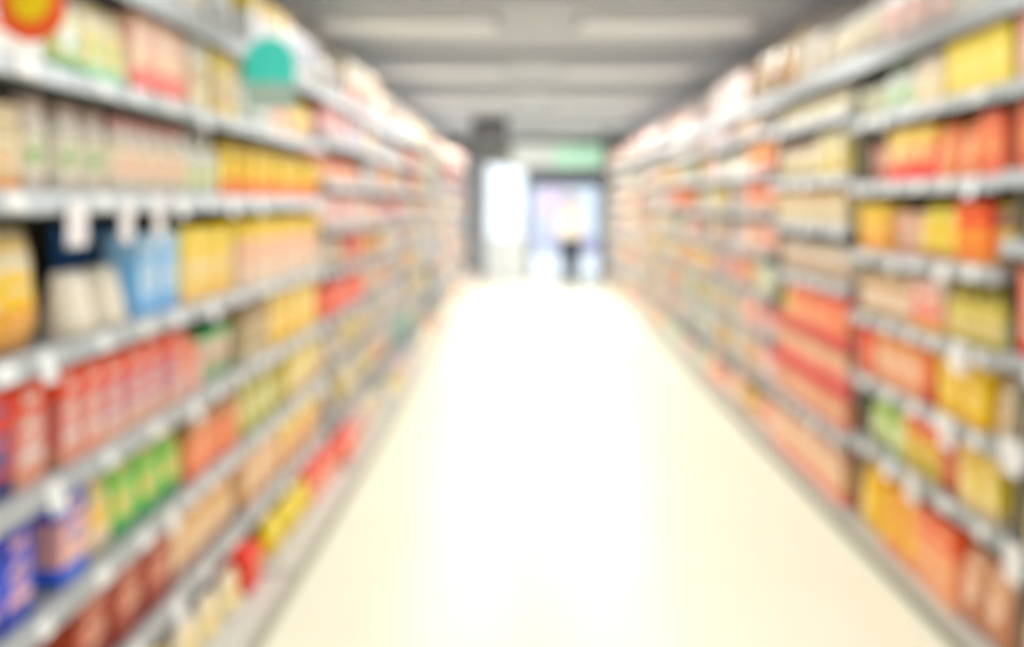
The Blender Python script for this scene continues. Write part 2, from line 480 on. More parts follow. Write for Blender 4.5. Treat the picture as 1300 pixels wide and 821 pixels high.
# level 5
run(L_, 5, -40, 46, 'carton', 'deep blue', ('#3a5cc8', '#2438a8', '#f0c0bc', '#34489c'), .2, .12)
run(L_, 5, 46, 116, 'carton', 'blue-topped pink', ('#ecb8b4', '#2c46b4', '#f3d2c0', '#3f6cd0'), .205, .12)
run(L_, 5, 116, 152, 'bag', 'cream-and-gold', ('#f0d8a8', '#dfe0a8', '#f6c86a', '#f0dcc0'), .2, .14)
run(L_, 5, 152, 240, 'bag', 'bright green', ('#5fce6a', '#9fce78', '#f0d890', '#4cbf68'), .2, .14)
run(L_, 5, 240, 312, 'carton', 'terracotta', ('#e88a5c', '#9a7a58', '#f0a878', '#f08868'), .2, .13)
run(L_, 5, 312, 366, 'pouch', 'olive', ('#d9d488', '#b8b458', '#eeeac0', '#c8c470'), .2, .13)
run(L_, 5, 366, 411, 'carton', 'lemon-and-tan', ('#ecd78a', '#d9c258', '#f2e6b8', '#d8b888'), .2, .13)
# level 6
run(L_, 6, 100, 222, 'carton', 'rust-red', ('#b85a40', '#a04a34', '#e0a890', '#8a3a2a'), .2, .14)
run(L_, 6, 222, 312, 'bag', 'peach', ('#f8d4a0', '#f6bc80', '#fbe8cc', '#f4b898'), .21, .13)
run(L_, 6, 312, 358, 'carton', 'amber', ('#f2c898', '#e8bc90', '#f8e8c8', '#dcaa80'), .2, .13)
run(L_, 6, 358, 411, 'carton', 'yellow-topped amber', ('#efbc86', '#fbdf38', '#f6e2a4', '#e2a878'), .2, .13)
# level 7 (base deck)
run(L_, 7, 60, 240, 'bag', 'straw', ('#f0dca0', '#e8c878', '#f8ecc8', '#e6b080'), .132, .16, base=True, back=.05)
run(L_, 7, 240, 316, 'pouch', 'ivory', ('#f3e8c8', '#e8dcc8', '#f6d878', '#e8e0d0'), .132, .13, base=True, back=.05)
run(L_, 7, 318, 350, 'carton', 'crimson', ('#e04a30', '#dc3c28', '#f09a70', '#c8322a'), .132, .13, base=True, back=.05)
run(L_, 7, 350, 400, 'bag', 'sunny yellow', ('#f4dc2e', '#e2c820', '#f9ee9c', '#eac83a'), .132, .15, base=True, back=.05)
run(L_, 7, 400, 445, 'carton', 'salmon', ('#f08c74', '#ea7060', '#f6d0b0', '#f0a888'), .132, .14, base=True, back=.05)

# ---- right side, near bays
run(R_, 0, 1210, 1320, 'carton', 'ash grey', ('#d9d6cc', WH, GR, CR), .2, .16)
run(R_, 0, 1110, 1208, 'bag', 'white-and-rose', ('#f6ece4', WH, '#f0b4a8', '#f3d8cc'), .24, .17)
run(R_, 0, 1044, 1108, 'bag', 'stone', ('#dccdb2', '#d4ccc2', '#eadcb0', '#cfc2ae'), .22, .17)
run(R_, 0, 1012, 1044, 'carton', 'putty', ('#d9cdbb', '#cfc4b8', '#ecd8a8', '#d8c6b0'), .22, .16)
run(R_, 0, 950, 1008, 'bag', 'tan', ('#f0cf98', '#efdca4', '#e8b070', '#e8c89c'), .33, .26, depth=.2)
run(R_, 0, 904, 948, 'carton', 'rose-beige', ('#e8d2c2', '#e6c2b4', '#ecdfd2', '#dccabb'), .25, .22)
run(R_, 1, 1284, 1330, 'carton', 'rose', ('#ecb0a0', '#e8a090', '#f6d8c8', '#eec8b0'), .2, .11)
run(R_, 1, 1196, 1282, 'carton', 'bright yellow', ('#fbdf3a', '#f9dc22', '#f8ea90', '#f6dc6c'), .2, .14)
run(R_, 1, 1160, 1196, 'carton', 'sand', ('#e2cda8', '#c8b8a8', '#f0e2c0', '#e6cfa0'), .17, .11)
run(R_, 1, 1118, 1160, 'bottle', 'white-and-green', ('#eef0e2', '#86b070', '#d8e6c8', '#9fc080'), .2, .1)
run(R_, 1, 1084, 1118, 'tin', 'pale olive', ('#c9c6a8', '#d8d4b8', '#e8e2c8', '#b8b290'), .13, .1)
run(R_, 1, 984, 1072, 'pouch', 'cream', ('#e9dfc4', '#d8d2c0', '#f0e6b8', '#dcd0b4'), .14, .13)
run(R_, 2, 1234, 1330, 'carton', 'brick-orange', ('#ea8450', '#d96a48', '#f3a870', '#e07a58'), .2, .12)
run(R_, 2, 1182, 1234, 'pouch', 'orange', ('#f0924e', '#e88a58', '#f6c088', '#ea9868'), .2, .12)
run(R_, 2, 1126, 1182, 'carton', 'red-footed yellow', ('#f0cc84', '#f2d060', '#f8e2b0', '#e0483a'), .2, .12)
run(R_, 2, 1098, 1126, 'tub', 'dusty pink', ('#d8a898', '#b88878', '#ecd0c0', '#c88878'), .16, .12)
run(R_, 2, 1082, 1098, 'carton', 'teal', ('#6fc8b0', '#86cdb8', '#a8dccb', '#62bca6'), .2, .13)
run(R_, 2, 1034, 1072, 'carton', 'lemon', ('#efe2a0', '#e2d8b0', '#f6eecb', '#e6d08a'), .21, .14)
run(R_, 2, 984, 1034, 'bag', 'buttermilk', ('#ece0b8', '#d8b8a0', '#f3ecd4', '#e0d0a4'), .2, .15)
run(R_, 3, 1254, 1330, 'jar', 'brown', ('#8a5a38', '#b8a048', '#e8c870', '#c0703c'), .2, .09)
run(R_, 3, 1212, 1254, 'carton', 'red', ('#e24a30', '#dc3a28', '#f0c050', '#e6a050'), .205, .11)
run(R_, 3, 1162, 1212, 'bag', 'lemon yellow', ('#f6d82c', '#f0dc3c', '#fae890', '#eab468'), .2, .13)
run(R_, 3, 1126, 1162, 'tub', 'rose-and-cream', ('#f0c8b0', '#eec0a8', '#f8e0cc', '#eab090'), .17, .12)
run(R_, 3, 1084, 1126, 'carton', 'golden', ('#f2c040', '#ecc848', '#f8e090', '#eab060'), .2, .12)
run(R_, 3, 984, 1072, 'carton', 'tan-topped cream', ('#ead8b0', '#dcb880', '#f0e8d0', '#e0c8a0'), .17, .14)
run(R_, 4, 1284, 1330, 'carton', 'coral', ('#f0907c', '#ee8a70', '#f6c0a8', '#e04a38'), .25, .12)
run(R_, 4, 1196, 1262, 'bottle', 'yellow', ('#ecd45c', '#c8b850', '#f3e6b0', '#d8b850'), .2, .07)
run(R_, 4, 1150, 1194, 'carton', 'white-and-red', ('#f3c8b8', '#f0dcd0', '#e0403c', '#f0b860'), .19, .1)
run(R_, 4, 1084, 1150, 'jar', 'cream-lidded', ('#e8b880', '#e8dcc0', '#f8eedc', '#f0a860'), .18, .085)
run(R_, 4, 984, 1072, 'tub', 'white-and-tan', ('#f0e6d8', '#ecdccc', '#e8c0a0', '#e8d4bc'), .17, .13)
run(R_, 5, 1254, 1330, 'pouch', 'beige', ('#e2d2b4', '#ece0cc', '#d0b088', '#c8b898'), .2, .12)
run(R_, 5, 1186, 1252, 'carton', 'sun-yellow', ('#f8cc2a', '#f4cc40', '#f6d884', '#f2c438'), .215, .13)
run(R_, 5, 1168, 1186, 'carton', 'burnt-orange', ('#d06030', '#d87830', '#e89a58', '#b84a2c'), .21, .1)
run(R_, 5, 1108, 1168, 'carton', 'orange-topped', ('#ecc4a0', '#f6952a', '#f0d8c0', '#ecac84'), .215, .12)
run(R_, 5, 1084, 1108, 'carton', 'poppy-red', ('#e85038', '#e04028', '#f0a080', '#d88060'), .215, .12)
run(R_, 5, 1036, 1074, 'carton', 'vermilion', ('#f08a5c', '#ee5440', '#f6a87c', '#f0a080'), .2, .13)
run(R_, 5, 1002, 1036, 'carton', 'orange-red', ('#f09a68', '#ea6a48', '#f3b890', '#eeb490'), .2, .13)
run(R_, 5, 984, 1002, 'pouch', 'mustard', ('#e8d050', '#e0c848', '#f0e090', '#e6c8a0'), .18, .14)
run(R_, 6, 1262, 1330, 'pouch', 'straw yellow', ('#f2dc9a', '#f0d060', '#f8ecc8', '#e8d8a8'), .22, .13)
run(R_, 6, 1216, 1262, 'carton', 'maize', ('#f4d870', '#ecc860', '#f8ecb8', '#ead0a0'), .22, .12)
run(R_, 6, 1192, 1216, 'carton', 'dark red', ('#b84430', '#a83a2c', '#d88a60', '#8a4a34'), .21, .11)
run(R_, 6, 1148, 1192, 'carton', 'red-topped olive', ('#d8b840', '#e8482e', '#e8c868', '#c8b048'), .21, .12)
run(R_, 6, 1096, 1148, 'bag', 'lime green', ('#cce08c', '#b4e26a', '#eef0d0', '#d8dca0'), .21, .14)
run(R_, 6, 984, 1072, 'carton', 'red-edged tan', ('#eccaa0', '#f0d4b0', '#f0b090', '#e88878'), .15, .14)
run(R_, 7, 1210, 1400, 'bag', 'fawn', ('#e0b490', '#d8a888', '#f0d0b8', '#c89070'), .26, .16, base=True, nl=(0, 1))
run(R_, 7, 1160, 1210, 'carton', 'brick-and-peach', ('#e89a70', '#e06a40', '#f6c090', '#e8b08c'), .28, .13, base=True, nl=(1,))
run(R_, 7, 1112, 1160, 'pouch', 'orange-and-gold', ('#f0b860', '#f2a848', '#f8c848', '#e8a078'), .28, .14, base=True, nl=(1,))
run(R_, 7, 1072, 1112, 'bag', 'deep gold', ('#f8c634', '#f4bc2c', '#fada78', '#f0c860'), .29, .18, base=True, nl=(1,))
run(R_, 7, 984, 1072, 'carton', 'apricot', ('#ecc090', '#e4b088', '#f3d8b0', '#e89a80'), .14, .13, nl=(2,))
run(R_, 8, 984, 1072, 'carton', 'peach-and-rust', ('#eac094', '#dcb098', '#f2dcc0', '#e07e68'), .24, .15, nl=(2,))

# ---- far bays: mixed runs, pack colours washed out with depth to paint in glare
PAL_L = [('tan', '#e4cfae', '#d8c0a0', '#efe4cf', '#dcb490'), ('pale pink', '#ecc9bc', '#e8bcb0', '#f4e2d8', '#e6c4b0'),
         ('cream', '#f1e6cc', '#ead9b4', '#f7f2e4', '#e6d2ac'), ('grey-beige', '#d9d1c4', '#ccc6bd', '#ebe4d8', '#d2c4b2'),
         ('orange', '#ecb27c', '#e89c5c', '#f6dcb8', '#e8b894'), ('red', '#e87a66', '#e05a48', '#f2c0a8', '#e89c84'),
         ('pale yellow', '#efdf9c', '#ead478', '#f8f0cc', '#e8d4a0'), ('silver-grey', '#cfcdca', '#c0bfc0', '#e2e0dc', '#c9c2ba'),
         ('lilac-grey', '#d4ccd2', '#c8bec8', '#e8e2e6', '#d0c4c0')]
PAL_R = [('tan', '#ecd4b0', '#e2c49c', '#f6ead4', '#e8b890'), ('peach', '#f3cdb0', '#f0b894', '#faeadc', '#eeb898'),
         ('cream', '#f3e8d2', '#ecdcbc', '#faf5ea', '#ead6b4'), ('orange', '#f2b27c', '#ee9a5c', '#f9dcb4', '#f0b48c'),
         ('salmon', '#f0ac98', '#ec947e', '#f8dccc', '#eeb8a4'), ('golden', '#f0cf80', '#ecc258', '#f8e8b8', '#eebc84'),
         ('pale grey', '#dedad4', '#d0ccc6', '#f0ece6', '#d8cec2'), ('rose', '#eec4c0', '#e8aaa8', '#f6e2de', '#e8c0b4'),
         ('sage', '#cdd6b8', '#b8c8a0', '#e8eed8', '#d4d0b0')]
def haze_pale(c, t):  # blends a pack colour towards the painted-in far haze
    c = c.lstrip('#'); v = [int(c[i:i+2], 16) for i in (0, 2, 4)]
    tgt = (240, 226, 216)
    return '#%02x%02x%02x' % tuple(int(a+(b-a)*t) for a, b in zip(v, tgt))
SPECIAL = {('left', 3, 5): [('carton', 'strong red', '#e0442e', '#dc3826', '#f0a080', '#e46a50', 1.0)],
           ('left', 3, 1): [('carton', 'pink', '#e8a89a', '#dd8478', '#efd6d0', '#b8acb8', .6), ('carton', 'violet-and-pink', '#cfc3cc', '#d8a49c', '#e8e0e0', '#a99cb0', .4)],
           ('left', 3, 2): [('pouch', 'orange-red', '#ee9a70', '#e87a60', '#f3c89c', '#f0c4a8', 1.0)],
           ('left', 3, 3): [('carton', 'rosy', '#efc2b8', '#eab0a6', '#f4dcd6', '#e8cfc8', 1.0)],
           ('left', 4, 4): [('bag', 'amber', '#eaa850', '#e89a3c', '#f4cf90', '#e8c498', .5), ('carton', 'tan', '#e4cfae', '#d8c0a0', '#efe4cf', '#dcb490', .5)],
           ('left', 7, 7): [('carton', 'charcoal', '#24211f', '#1e1c1a', '#3a3634', '#222020', 1.0)],
           ('left', 7, 6): [('carton', 'charcoal', '#24211f', '#1e1c1a', '#3a3634', '#222020', .6)],
           ('left', 5, 7): [('tub', 'teal-footed', '#cfe0d6', '#d8d8d0', '#8cc8b8', '#5fae9c', 1.0)],
           ('right', 3, 2): [('carton', 'deep orange', '#f0a45c', '#eba048', '#f6c88c', '#ea8a60', .55), ('pouch', 'cream', '#f3e8d2', '#ecdcbc', '#faf5ea', '#ead6b4', .45)],
           ('right', 3, 3): [('carton', 'vermilion', '#ee9470', '#e88060', '#f6c4a4', '#f0b898', .6), ('tub', 'grey', '#dedad4', '#d0ccc6', '#f0ece6', '#d8cec2', .4)],
           ('right', 5, 3): [('carton', 'burnt-orange', '#ea9058', '#e67e44', '#f4bc90', '#eca888', 1.0)]}
BASE_HAZE = {'left': .10, 'right': .22}
for side in (LEFT, RIGHT):
    pal = PAL_L if side is LEFT else PAL_R
    rnd = random.Random(5 if side is LEFT else 8)
    for b in range(3, side['n']):
        lv = levels(side, b)
        Y0 = side['y0']+b*BAYW; Y1 = Y0+BAYW
        mid = (Y0+Y1)/2
        for lvl in range(len(lv)):
            sp = SPECIAL.get((side['name'], b, lvl))
            room = (lv[lvl-1]-lv[lvl]-.05) if lvl else (.3 if side is LEFT else .32)
            if sp:
                specs = sp
            else:
                nr = 3 if b < 5 else 2
                cs = rnd.sample(pal, nr)
                if lvl == 0 and side is LEFT: cs = rnd.sample([p for p in pal if p[0] in ('cream', 'pale pink', 'orange', 'pale yellow')], 2)
                cuts = [rnd.uniform(.7, 1.3) for _ in cs]; s = sum(cuts)
                specs = [(rnd.choice(('carton', 'bag', 'pouch', 'tub', 'jar', 'tin') if mid < 9 else ('carton', 'bag', 'pouch', 'bag', 'pouch')),)+c+(q/s,) for c, q in zip(cs, cuts)]
            y = max([Y0+.02]+[q[1]+.01 for q in occ.get((side['name'], b, lvl), [])])
            free = Y1-.03-y
            if free < .2: continue
            t = min(.4, max(0, (mid-6)*.045)) + (0 if sp else BASE_HAZE[side['name']])*.4
            for (kind, desc, a, tp, pn, lw, q) in specs:
                ln = q*free
                w = .17 if mid < 6.5 else (.24 if mid < 9 else .34)
                if kind in ('jar', 'tin', 'tub'): w = min(w, .16)
                cols = tuple(haze_pale(c, t*(0 if desc == 'charcoal' else 1)) for c in (a, tp, pn, lw))
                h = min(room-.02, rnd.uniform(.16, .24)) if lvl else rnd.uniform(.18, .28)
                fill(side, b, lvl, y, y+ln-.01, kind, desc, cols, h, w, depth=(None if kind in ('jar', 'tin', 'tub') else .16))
                y += ln
print('COUNTS', counts, sum(counts.values()))

# ------------------------------------------------------------------ shelf signs and hanging tags
def flag(name, label, cx, cy, cz, outline, mat, inner=None):
    root = empty(name, (cx, cy, cz)); tag(root, label, 'sign')
    bm = bmesh.new(); bm_prism(bm, outline, 'y', -.003, .003); obj('sign_face', bm, mat, root)
    if inner:
        pts, m2 = inner; bm = bmesh.new(); bm_prism(bm, pts, 'y', -.0045, -.003); obj('printed_panel', bm, m2, root)
    bm = bmesh.new(); bm_box(bm, -.13, min(p[0] for p in outline)+.012, -.002, .002, -.006, .006); obj('clip', bm, mat_plain('#d8d8d4', .4), root)
    return root
disc = [(.064*math.cos(2*PI*k/40), .064*math.sin(2*PI*k/40)) for k in range(40)]
ov = [(.038*math.cos(2*PI*k/32), .018+.044*math.sin(2*PI*k/32)) for k in range(32)]
flag('round_shelf_sign', 'round orange-red sign with yellow centre clipped to left shelf edge', -.942, 1.5, EYE+.372, disc, mat_plain('#ff6020', .4), (ov, mat_plain('#ffd000', .4)))
ar = [(-.085, -.12), (.085, -.12), (.09, .03)] + [(.09*math.cos(a), .03+.1*math.sin(a)) for a in [PI*k/16 for k in range(1, 16)]] + [(-.09, .03)]
lo = [(-.084, -.119), (.084, -.119), (.086, -.03), (-.086, -.03)]
flag('round_topped_shelf_sign', 'teal round-topped sign with grey foot standing out from left shelf', -.885, 2.72, EYE+.445, ar, mat_plain('#3fd0bc', .4), (lo, mat_plain('#a3b5a6', .45)))
# three big white price cards hanging below the third left shelf
for k, (px, wd) in enumerate(((95, .075), (158, .06), (200, .055))):
    Y = F*.99/(VPX-px)
    root = BAYS['left', 1]
    bm = bmesh.new()
    bm_box(bm, -.986-root.location.x, -.983-root.location.x, Y-wd/2-root.location.y, Y+wd/2-root.location.y, EYE+.02-.115, EYE+.02-.012)
    obj('hanging_price_card', bm, mat_plain('#f7f0ee', .5, 0, .02), root)
for side_, b_, lvl_, px in (('right', 1, 5, 1205), ('right', 1, 4, 1220), ('right', 1, 6, 1160), ('right', 0, 5, 1283), ('right', 0, 6, 1290)):
    side = RIGHT; r = levels(side, b_)[lvl_]
    Y = F*1.39/(px-VPX); root = BAYS['right', b_]
    Y = min(max(Y, side['y0']+b_*BAYW+.08), side['y0']+(b_+1)*BAYW-.08)
    bm = bmesh.new()
    bm_box(bm, 1.380-root.location.x, 1.383-root.location.x, Y-.04-root.location.y, Y+.04-root.location.y, EYE+r-.085, EYE+r+.02)
    obj('hanging_price_card', bm, mat_plain('#f4efec', .5, 0, .02), root)

# ------------------------------------------------------------------ room shell
def struct(o): o['kind'] = 'structure'; return o
CEIL = 2.70
XL, XR = -1.55, 1.95
YB = 15.2
struct(box('floor', mat_floor(), (XL-.1, XR+.1, -3, YB+.2, -.1, 0)))
struct(box('ceiling', mat_ceiling(), (XL-.1, XR+.1, -3, YB+.2, CEIL, CEIL+.1)))
struct(box('wall_left', mat_plain('#dcdcda', .8), (XL-.1, XL, -3, YB+.2, 0, CEIL)))
struct(box('wall_right', mat_plain('#dcdcda', .8), (XR, XR+.1, -3, YB+.2, 0, CEIL)))
# end wall with a door opening and a wide shop-front opening
D0, D1, DH = -.80, .0, 2.24
W0, W1, WH_ = .09, 1.42, 1.80
bm = bmesh.new()
for d in ((XL, D0, YB, YB+.2, 0, CEIL), (D1, W0, YB, YB+.2, 0, CEIL), (W1, XR, YB, YB+.2, 0, CEIL), (D0, D1, YB, YB+.2, DH, CEIL), (W0, W1, YB, YB+.2, WH_, CEIL)):
    bm_box(bm, *d)
struct(obj('wall_back', bm, mat_plain('#9b9a97', .7)))
# ceiling ribs
for k, y in enumerate((4.55, 6.45, 8.4, 10.6, 12.8)):
    o = struct(box('trim_%d' % (k+1), mat_plain('#b4b8c0', .6), (XL, XR, y, y+.16, CEIL-.07, CEIL-.001)))
# strip lights
def strip_light(x, y, lab):
    root = empty('ceiling_light', (x, y, CEIL)); tag(root, lab, 'ceiling light', 'strip lights across the ceiling')
    bm = bmesh.new(); bm_box(bm, -.6, .6, -.16, .16, -.05, -.001, bevel=.004); obj('housing', bm, mat_plain('#cfd2d8', .5), root)
    bm = bmesh.new(); bm_box(bm, -.57, .57, -.13, .13, -.056, -.0505); obj('diffuser', bm, mat_plain('#e2e2e2', .4, 0, .03, 6.0, .1), root)
    for s in (-1, 1):
        bm = bmesh.new(); bm_box(bm, s*.6-(.012 if s < 0 else 0), s*.6+(.012 if s > 0 else 0), -.165, .165, -.058, -.001); obj('end_cap', bm, mat_plain('#a0a09d', .5), root)
for k, y in enumerate((5.35, 7.25, 9.5, 11.7, 13.9)):
    strip_light(-.8, y, 'grey strip light on ceiling above left shelves, %s from the camera' % ordinal(k))
    strip_light(.95, y, 'grey strip light on ceiling towards right shelves, %s from the camera' % ordinal(k))

# column beyond the left shelving
bm = bmesh.new(); bm_box(bm, -1.02, -.84, 14.3, 14.48, 0, CEIL-.001, bevel=.01)
o = obj('pillar', bm, mat_plain('#85868a', .6)); struct(o)
bm = bmesh.new(); bm_box(bm, -.80, -.27, 11.5, 11.8, 2.33, CEIL-.002, bevel=.008)
for k in range(6): bm_box(bm, -.77, -.30, 11.492, 11.5, 2.37+k*.05, 2.395+k*.05)
tag(obj('air_vent_box', bm, mat_plain('#3a3735', .8)), 'dark grey ceiling box high on the left before the far door', 'ceiling box')
bm = bmesh.new(); bm_box(bm, 1.27, 1.45, 12.9, 13.2, 2.36, CEIL-.002, bevel=.008)
tag(obj('air_vent_box', bm, mat_plain('#3a3c38', .8)), 'dark grey ceiling box at far right beside the pale green sign', 'ceiling box')

# door_1: glazed door, pale lower panel
dr = empty('door_1', ((D0+D1)/2, YB+.06, 0)); dr['kind'] = 'structure'
fw = .05; hw = (D1-D0)/2
bm = bmesh.new()
for d in ((-hw, -hw+fw, -.03, .03, 0, DH), (hw-fw, hw, -.03, .03, 0, DH), (-hw+fw, hw-fw, -.03, .03, DH-fw, DH), (-hw+fw, hw-fw, -.03, .03, .72, .78)):
    bm_box(bm, *d)
obj('door_frame', bm, mat_plain('#e4e6e8', .4), dr)
bm = bmesh.new(); bm_box(bm, -hw+fw, hw-fw, -.02, .02, .0, .72); obj('lower_panel', bm, mat_plain('#f2f2f0', .5), dr)
bm = bmesh.new(); bm_box(bm, -hw+fw, hw-fw, -.004, .004, .78, DH-fw); obj('pane', bm, mat_glass(), dr)
bm = bmesh.new(); bm_box(bm, hw-.1, hw-.07, -.07, -.05, .85, 1.25, bevel=.004); bm_box(bm, hw-.095, hw-.075, -.055, -.028, .88, .9); bm_box(bm, hw-.095, hw-.075, -.055, -.028, 1.2, 1.22)
obj('door_handle', bm, mat_plain('#b8bcc0', .3, .8), dr)

# window_1: shop-front glazing with dark lintel
wr = empty('window_1', ((W0+W1)/2, YB+.06, 0)); wr['kind'] = 'structure'
hw = (W1-W0)/2
bm = bmesh.new()
for d in ((-hw, -hw+.04, -.03, .03, 0, WH_), (hw-.04, hw, -.03, .03, 0, WH_), (-hw+.04, hw-.04, -.03, .03, 0, .06), (-hw+.04, hw-.04, -.03, .03, WH_-.04, WH_), (-.26, -.23, -.025, .025, .06, WH_-.04), (.33, .36, -.025, .025, .06, WH_-.04)):
    bm_box(bm, *d)
obj('window_frame', bm, mat_plain('#aab4c6', .4), wr)
for a, b in ((-hw+.04, -.26), (-.23, .33), (.36, hw-.04)):
    bm = bmesh.new(); bm_box(bm, a, b, -.004, .004, .06, WH_-.04); obj('pane', bm, mat_glass(), wr)
struct(box('trim_6', mat_plain('#6e7480', .5), (W0-.05, W1+.1, YB-.12, YB-.001, 1.80, 2.06), None, .01))

# illuminated panel over the shop front, pale green at its right end
sg = empty('overhead_sign', (.58, YB-.06, 2.37)); tag(sg, 'white lit sign panel with pale green end above the far window', 'sign')
bm = bmesh.new(); bm_box(bm, -.88, .9, -.05, .055, -.25, .27, bevel=.01); obj('sign_case', bm, mat_plain('#cfd2cc', .5), sg)
bm = bmesh.new(); bm_box(bm, -.85, -.05, -.056, -.0505, -.21, .22); obj('white_face', bm, mat_plain('#d6dad4', .5, 0, .03, 4.0, .34), sg)
bm = bmesh.new(); bm_box(bm, -.04, .87, -.056, -.0505, -.23, .16); obj('green_face', bm, mat_plain('#bce8cc', .5, 0, .03, 4.0, .38), sg)
bm = bmesh.new(); bm_box(bm, .35, .87, -.056, -.0505, .165, .25); obj('green_strip', bm, mat_plain('#86b898', .5), sg)

# ------------------------------------------------------------------ outside
struct(box('pavement', mat_plain('#d9dbe0', .8), (-9, 11, YB+.2, 32, -.12, -.02)))
fb = empty('shop_building', (2, 24, 0)); tag(fb, 'pale blue shop building seen through the far window', 'building')
bm = bmesh.new(); bm_box(bm, -1.95, 6, 0, 3, -.02, 2.6); obj('wall', bm, mat_plain('#c8d6ee', .8), fb)
bm = bmesh.new(); bm_box(bm, -2.0, 6.2, -.3, 3.2, 2.6, 2.8); obj('roof', bm, mat_plain('#d8dce4', .8), fb)
for a, b_, z0, z1, c, nm in ((-1.6, -.9, .9, 1.9, '#f0c8dc', 'pink_poster'), (-.75, .1, .5, 2.2, '#eef3fa', 'shop_window'), (.3, 1.1, .5, 2.2, '#e4effc', 'shop_window'), (-1.75, -.8, .1, .7, '#ccc8e4', 'lilac_panel'), (1.2, 1.9, .3, 2.1, '#bcd2f2', 'blue_panel'), (-.7, 1.0, 0, .35, '#b4acd0', 'plinth_panel')):
    bm = bmesh.new(); bm_box(bm, a, b_, -.03, -.001, z0, z1); obj(nm, bm, mat_plain(c, .4), fb)

# ------------------------------------------------------------------ the person by the window
def skin_mesh(name, pts, edges, radii, mat, parent=None, root=0, sub=2):
    me = bpy.data.meshes.new(name); me.from_pydata(pts, edges, []); me.update()
    o = link(name, me, parent)
    md = o.modifiers.new('skin', 'SKIN'); md.use_smooth_shade = True
    if not me.skin_vertices: me.skin_vertices.new(name='')
    for i, r in enumerate(radii):
        v = me.skin_vertices[0].data[i]; v.radius = r if isinstance(r, tuple) else (r, r); v.use_root = (i == root)
    s = o.modifiers.new('sub', 'SUBSURF'); s.levels = sub; s.render_levels = sub
    dg = bpy.context.evaluated_depsgraph_get(); dg.update()
    nm = bpy.data.meshes.new_from_object(o.evaluated_get(dg)); o.modifiers.clear()
    o.data = nm; nm.name = name; nm.materials.clear(); nm.materials.append(mat)
    for p in nm.polygons: p.use_smooth = True
    return o
SKIN = mat_plain('#d8a98a', .5)
# local frame: faces -Y (towards the camera), feet at z=0; height 1.64
J = dict(pel=(0, 0, .90), spine=(0, .01, 1.08), chest=(0, .01, 1.27), neck=(0, .0, 1.40), head0=(0, -.01, 1.47), head1=(0, -.015, 1.55), head2=(0, -.005, 1.60),
         shL=(.16, .01, 1.33), elL=(.21, .03, 1.07), wrL=(.21, -.07, .86), shR=(-.16, .01, 1.33), elR=(-.21, .04, 1.07), wrR=(-.21, -.03, .84),
         hpL=(.085, 0, .86), knL=(.09, -.07, .48), anL=(.09, -.01, .09), toL=(.10, -.15, .035), hpR=(-.085, 0, .86), knR=(-.09, .0, .47), anR=(-.09, .1, .10), toR=(-.1, -.03, .035))
K = list(J); I = {k: i for i, k in enumerate(K)}
E = [('pel', 'spine'), ('spine', 'chest'), ('chest', 'neck'), ('neck', 'head0'), ('head0', 'head1'), ('head1', 'head2'), ('chest', 'shL'), ('shL', 'elL'), ('elL', 'wrL'), ('chest', 'shR'), ('shR', 'elR'), ('elR', 'wrR'),
     ('pel', 'hpL'), ('hpL', 'knL'), ('knL', 'anL'), ('anL', 'toL'), ('pel', 'hpR'), ('hpR', 'knR'), ('knR', 'anR'), ('anR', 'toR')]
RAD = dict(pel=(.125, .095), spine=(.12, .09), chest=(.14, .1), neck=.052, head0=(.062, .075), head1=(.078, .095), head2=(.06, .07), shL=.055, elL=.04, wrL=.027, shR=.055, elR=.04, wrR=.027,
           hpL=.085, knL=.058, anL=.04, toL=.03, hpR=.085, knR=.058, anR=.04, toR=.03)
person = empty('person', (.80, 14.2, 0)); tag(person, 'person in cream jacket and dark trousers standing before the far window', 'person')
pts = [J[k] for k in K]; edges = [(I[a], I[b]) for a, b in E]; rad = [RAD[k] for k in K]
n0 = len(pts)
for s, wr_ in ((1, 'wrL'), (-1, 'wrR')):          # hands: palm plus five fingers
    w = J[wr_]; palm = (w[0], w[1]-.015, w[2]-.06); pi = len(pts); pts.append(palm); rad.append((.02, .034)); edges.append((I[wr_], pi))
    for q, (dy, ln) in enumerate(((-.028, .07), (-.01, .08), (.009, .075), (.027, .06))):
        a = len(pts); pts.append((palm[0], palm[1]+dy, palm[2]-.04)); rad.append(.009); edges.append((pi, a))
        pts.append((palm[0]-s*.006, palm[1]+dy-.004, palm[2]-.04-ln*.55)); rad.append(.008); edges.append((a, a+1))
        pts.append((palm[0]-s*.02, palm[1]+dy-.006, palm[2]-.04-ln)); rad.append(.007); edges.append((a+1, a+2))
    a = len(pts); pts.append((palm[0]-s*.008, palm[1]-.04, palm[2]+.01)); rad.append(.01); edges.append((pi, a))
    pts.append((palm[0]-s*.015, palm[1]-.055, palm[2]-.025)); rad.append(.008); edges.append((a, a+1))
skin_mesh('body', pts, edges, rad, SKIN, person)
def sub(name, keys, grow, mat, extra=None):
    kk = [k for k in keys]; ix = {k: i for i, k in enumerate(kk)}
    ee = [(ix[a], ix[b]) for a, b in E if a in ix and b in ix]
    def g(r): return tuple(v+grow for v in r) if isinstance(r, tuple) else r+grow
    return skin_mesh(name, [J[k] for k in kk], ee, [g(RAD[k]) for k in kk], mat, person)
for q in 'LR':
    a = J['an'+q]; J['cuff'+q] = (a[0], a[1], a[2]-.075); RAD['cuff'+q] = .042; E += [('an'+q, 'cuff'+q)]
jk = sub('jacket', ['pel', 'spine', 'chest', 'shL', 'elL', 'wrL', 'shR', 'elR', 'wrR'], .022, mat_plain('#efe6d4', .8))
bm = bmesh.new(); bm.from_mesh(jk.data); nv = len(bm.verts)
bm_lathe(bm, [(.165, .825), (.188, .825), (.186, .87), (.172, .95), (.146, 1.06), (.12, 1.1)], 28)
bm.verts.ensure_lookup_table()
